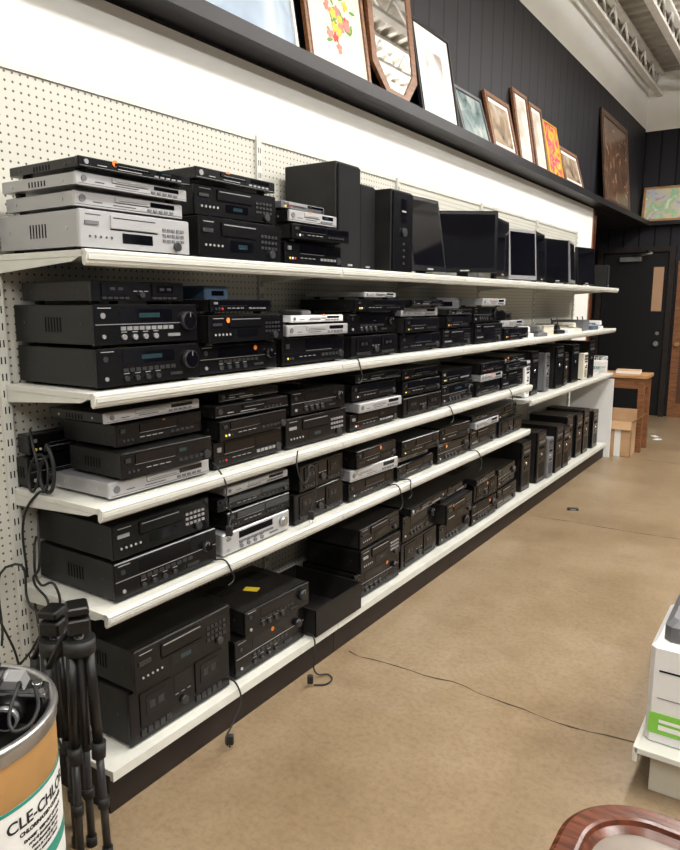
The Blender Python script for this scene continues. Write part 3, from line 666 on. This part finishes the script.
# tripods
def tripod(x,y,h,rz,lean):
    m=MB(); m.cyl((0,0,h*.45),.014,h*.45,'z','btn',16)
    for k in range(3):
        a=2*math.pi*k/3; c,s=math.cos(a),math.sin(a)
        top=(c*.026,s*.026,h*.82); mid=(c*.036,s*.036,h*.42); low=(c*.042,s*.042,.02)
        m.rod(top,mid,.014,'blk',12); m.rod(mid,low,.011,'btn',12); m.cyl((c*.042,s*.042,0),.015,.03,'z','rubber',12)
        m.rod((c*.034,s*.034,h*.40),(c*.037,s*.037,h*.46),.019,'rubber',12); m.rod((c*.039,s*.039,h*.20),(c*.04,s*.04,h*.24),.016,'rubber',12)
    m.cyl((0,0,h*.80),.042,.04,'z','rubber',20); m.rbox(-.03,.03,-.03,.03,h*.88,h*.93,'blk',.005); m.rbox(-.035,.035,-.028,.028,h*.95,h*.975,'blk',.004); m.cyl((0,0,h*.93),.012,h*.03,'z','btn',12)
    m.rod((0,.02,h*.91),(.02,.08,h*.75),.008,'blk',10); m.rod((.02,.08,h*.75),(.03,.09,h*.60),.013,'rubber',12); m.cyl((.03,0,h*.905),.009,.03,'x','btn',12)
    m.obj('camera_tripod',(x,y,0),(lean[0],lean[1],rz))
tripod(-1.56,1.07,.78,2.6,(0,0)); tripod(-1.67,1.07,.74,2.0,(0,0))
# ------------------------------------------------------------ right side: low platform with printer
m=MB(); m.box(-.30,.9,2.24,4.0,0,.15,'beige'); m.box(-.34,.95,2.18,4.05,.15,.17,'shelf'); m.box(-.345,-.33,2.18,4.05,.12,.172,'shelf'); m.box(-.305,-.30,2.35,4.0,.03,.12,'beige'); m.obj('display_platform',bevel=.003)
m=MB(); m.rbox(-.23,.25,0,.38,0,.33,'wht',.015); m.rbox(-.20,.23,.03,.34,.33,.40,'grey',.02)
m.box(-.22,.2,-.002,.002,.03,.10,'grn'); m.box(-.19,.1,-.003,.0,.045,.06,'paper'); m.box(-.19,.05,-.003,.0,.07,.08,'paper'); m.box(-.2,.2,-.002,.002,.24,.245,'dark'); m.box(-.2,.2,-.002,.002,.15,.152,'grey')
m.box(-.2315,-.228,.03,.34,.035,.11,'grn')
for i in range(3): m.box(-.2322,-.231,.05,.30-.05*i,.05+i*.02,.057+i*.02,'paper')
m.box(-.2315,-.228,.05,.33,.20,.205,'dark'); m.box(.05,.2,-.003,.002,.27,.32,'gloss'); m.obj('desktop_printer',(-.095,2.24,.174),(0,0,0))
m=MB(); m.rbox(-.2,.2,0,.3,0,.30,'wht',.012); m.box(-.202,-.199,.03,.27,.05,.12,'grey'); m.box(-.15,.15,-.002,.002,.06,.2,'grey'); m.obj('appliance_carton',(-.03,2.75,.174),(0,0,0))
# foreground rounded table
T2=bpy.data.objects.new('coffee_table',None); COL.objects.link(T2)
def rr(x0,x1,y0,y1,r,n=12):
    P=[]
    for cx,cy,a in ((x1-r,y1-r,0),(x0+r,y1-r,90),(x0+r,y0+r,180),(x1-r,y0+r,270)):
        for i in range(n+1):
            t=math.radians(a+90*i/n); P.append((cx+r*math.cos(t),cy+r*math.sin(t)))
    return P
TX0,TX1,TY0,TY1=-.335,.45,.62,1.465
m=MB()
def ringstrip(A_,zA,B_,zB,mt):
    n=len(A_); vs=[(a,b,zA) for a,b in A_]+[(a,b,zB) for a,b in B_]
    m.add(vs,[(i,(i+1)%n,n+(i+1)%n,n+i) for i in range(n)],mt,True)
def off(k): return rr(TX0+k,TX1-k,TY0+k,TY1-k,.17-k)
prof=[(.02,.462),(.006,.468),(0,.48),(.004,.494),(.014,.5),(.046,.5),(.052,.497),(.056,.488),(.07,.478)]
for (k0,z0),(k1,z1) in zip(prof,prof[1:]): ringstrip(off(k0),z0,off(k1),z1,'woodr')
m.prism(off(.068),.470,.4775,'seat',ax='z'); m.prism(off(.02),.455,.470,'woodr',ax='z'); m.obj('top',parent=T2)
m=MB(); m.prism(rr(TX0+.05,TX1-.05,TY0+.05,TY1-.05,.12),.39,.456,'woodr',ax='z')
for x in (TX0+.09,TX1-.09):
    for y in (TY0+.09,TY1-.09): m.cyl((x,y,0),.014,.392,'z','woodr',20,r2=.026)
m.obj('legs',parent=T2)
# ------------------------------------------------------------ lights
W_=bpy.data.worlds.new('w'); S.world=W_; W_.use_nodes=True; W_.node_tree.nodes['Background'].inputs[0].default_value=(1,.98,.95,1); W_.node_tree.nodes['Background'].inputs[1].default_value=.18
def fixture(x,y,pw):
    m=MB(); m.box(-.12,.12,-1.2,1.2,.03,.09,'wht')
    for sx in (-.06,.06): m.cyl((sx,-1.18,.012),.018,2.36,'y','tube',12)
    for yy in (-.9,.9): m.rod((0,yy,.09),(0,yy,.369),.006,'steel')
    o=m.obj('fluorescent_light_fixture',(x,y,3.85))
    for nm,z,r,e in (('tube_light',-.02,0,pw),('added_uplight',.12,math.pi,pw*1.4)):  # uplight over the housing is an added helper, brightens upper wall and ceiling
        l=bpy.data.lights.new(nm,'AREA'); l.shape='RECTANGLE'; l.size=.3; l.size_y=2.4; l.energy=e; l.color=(1,.975,.935)
        q=bpy.data.objects.new(nm,l); q.location=(0,0,z); q.rotation_euler=(r,0,0); q.parent=o; COL.objects.link(q)
for x,pw in ((-.15,80),(2.3,95)):
    for y in (-1.5,1.6,4.7,7.8): fixture(x,y,pw*(.85 if y<0 else 1))
# ------------------------------------------------------------ camera
f=700.; th=math.atan(122/f); ps=math.atan(475*math.cos(th)/f)
F=Vector((-math.sin(ps)*math.cos(th),math.cos(ps)*math.cos(th),-math.sin(th))); R_=Vector((math.cos(ps),math.sin(ps),0)); U=R_.cross(F)
c=bpy.data.cameras.new('camera'); co=bpy.data.objects.new('camera',c); COL.objects.link(co)
mt=Matrix((R_,U,-F)).transposed().to_4x4(); mt.translation=(0,0,1.55); co.matrix_world=mt
c.sensor_fit='VERTICAL'; c.sensor_height=36; c.lens=f/850*36; c.clip_start=.05
S.camera=co
S.view_settings.view_transform='Standard'
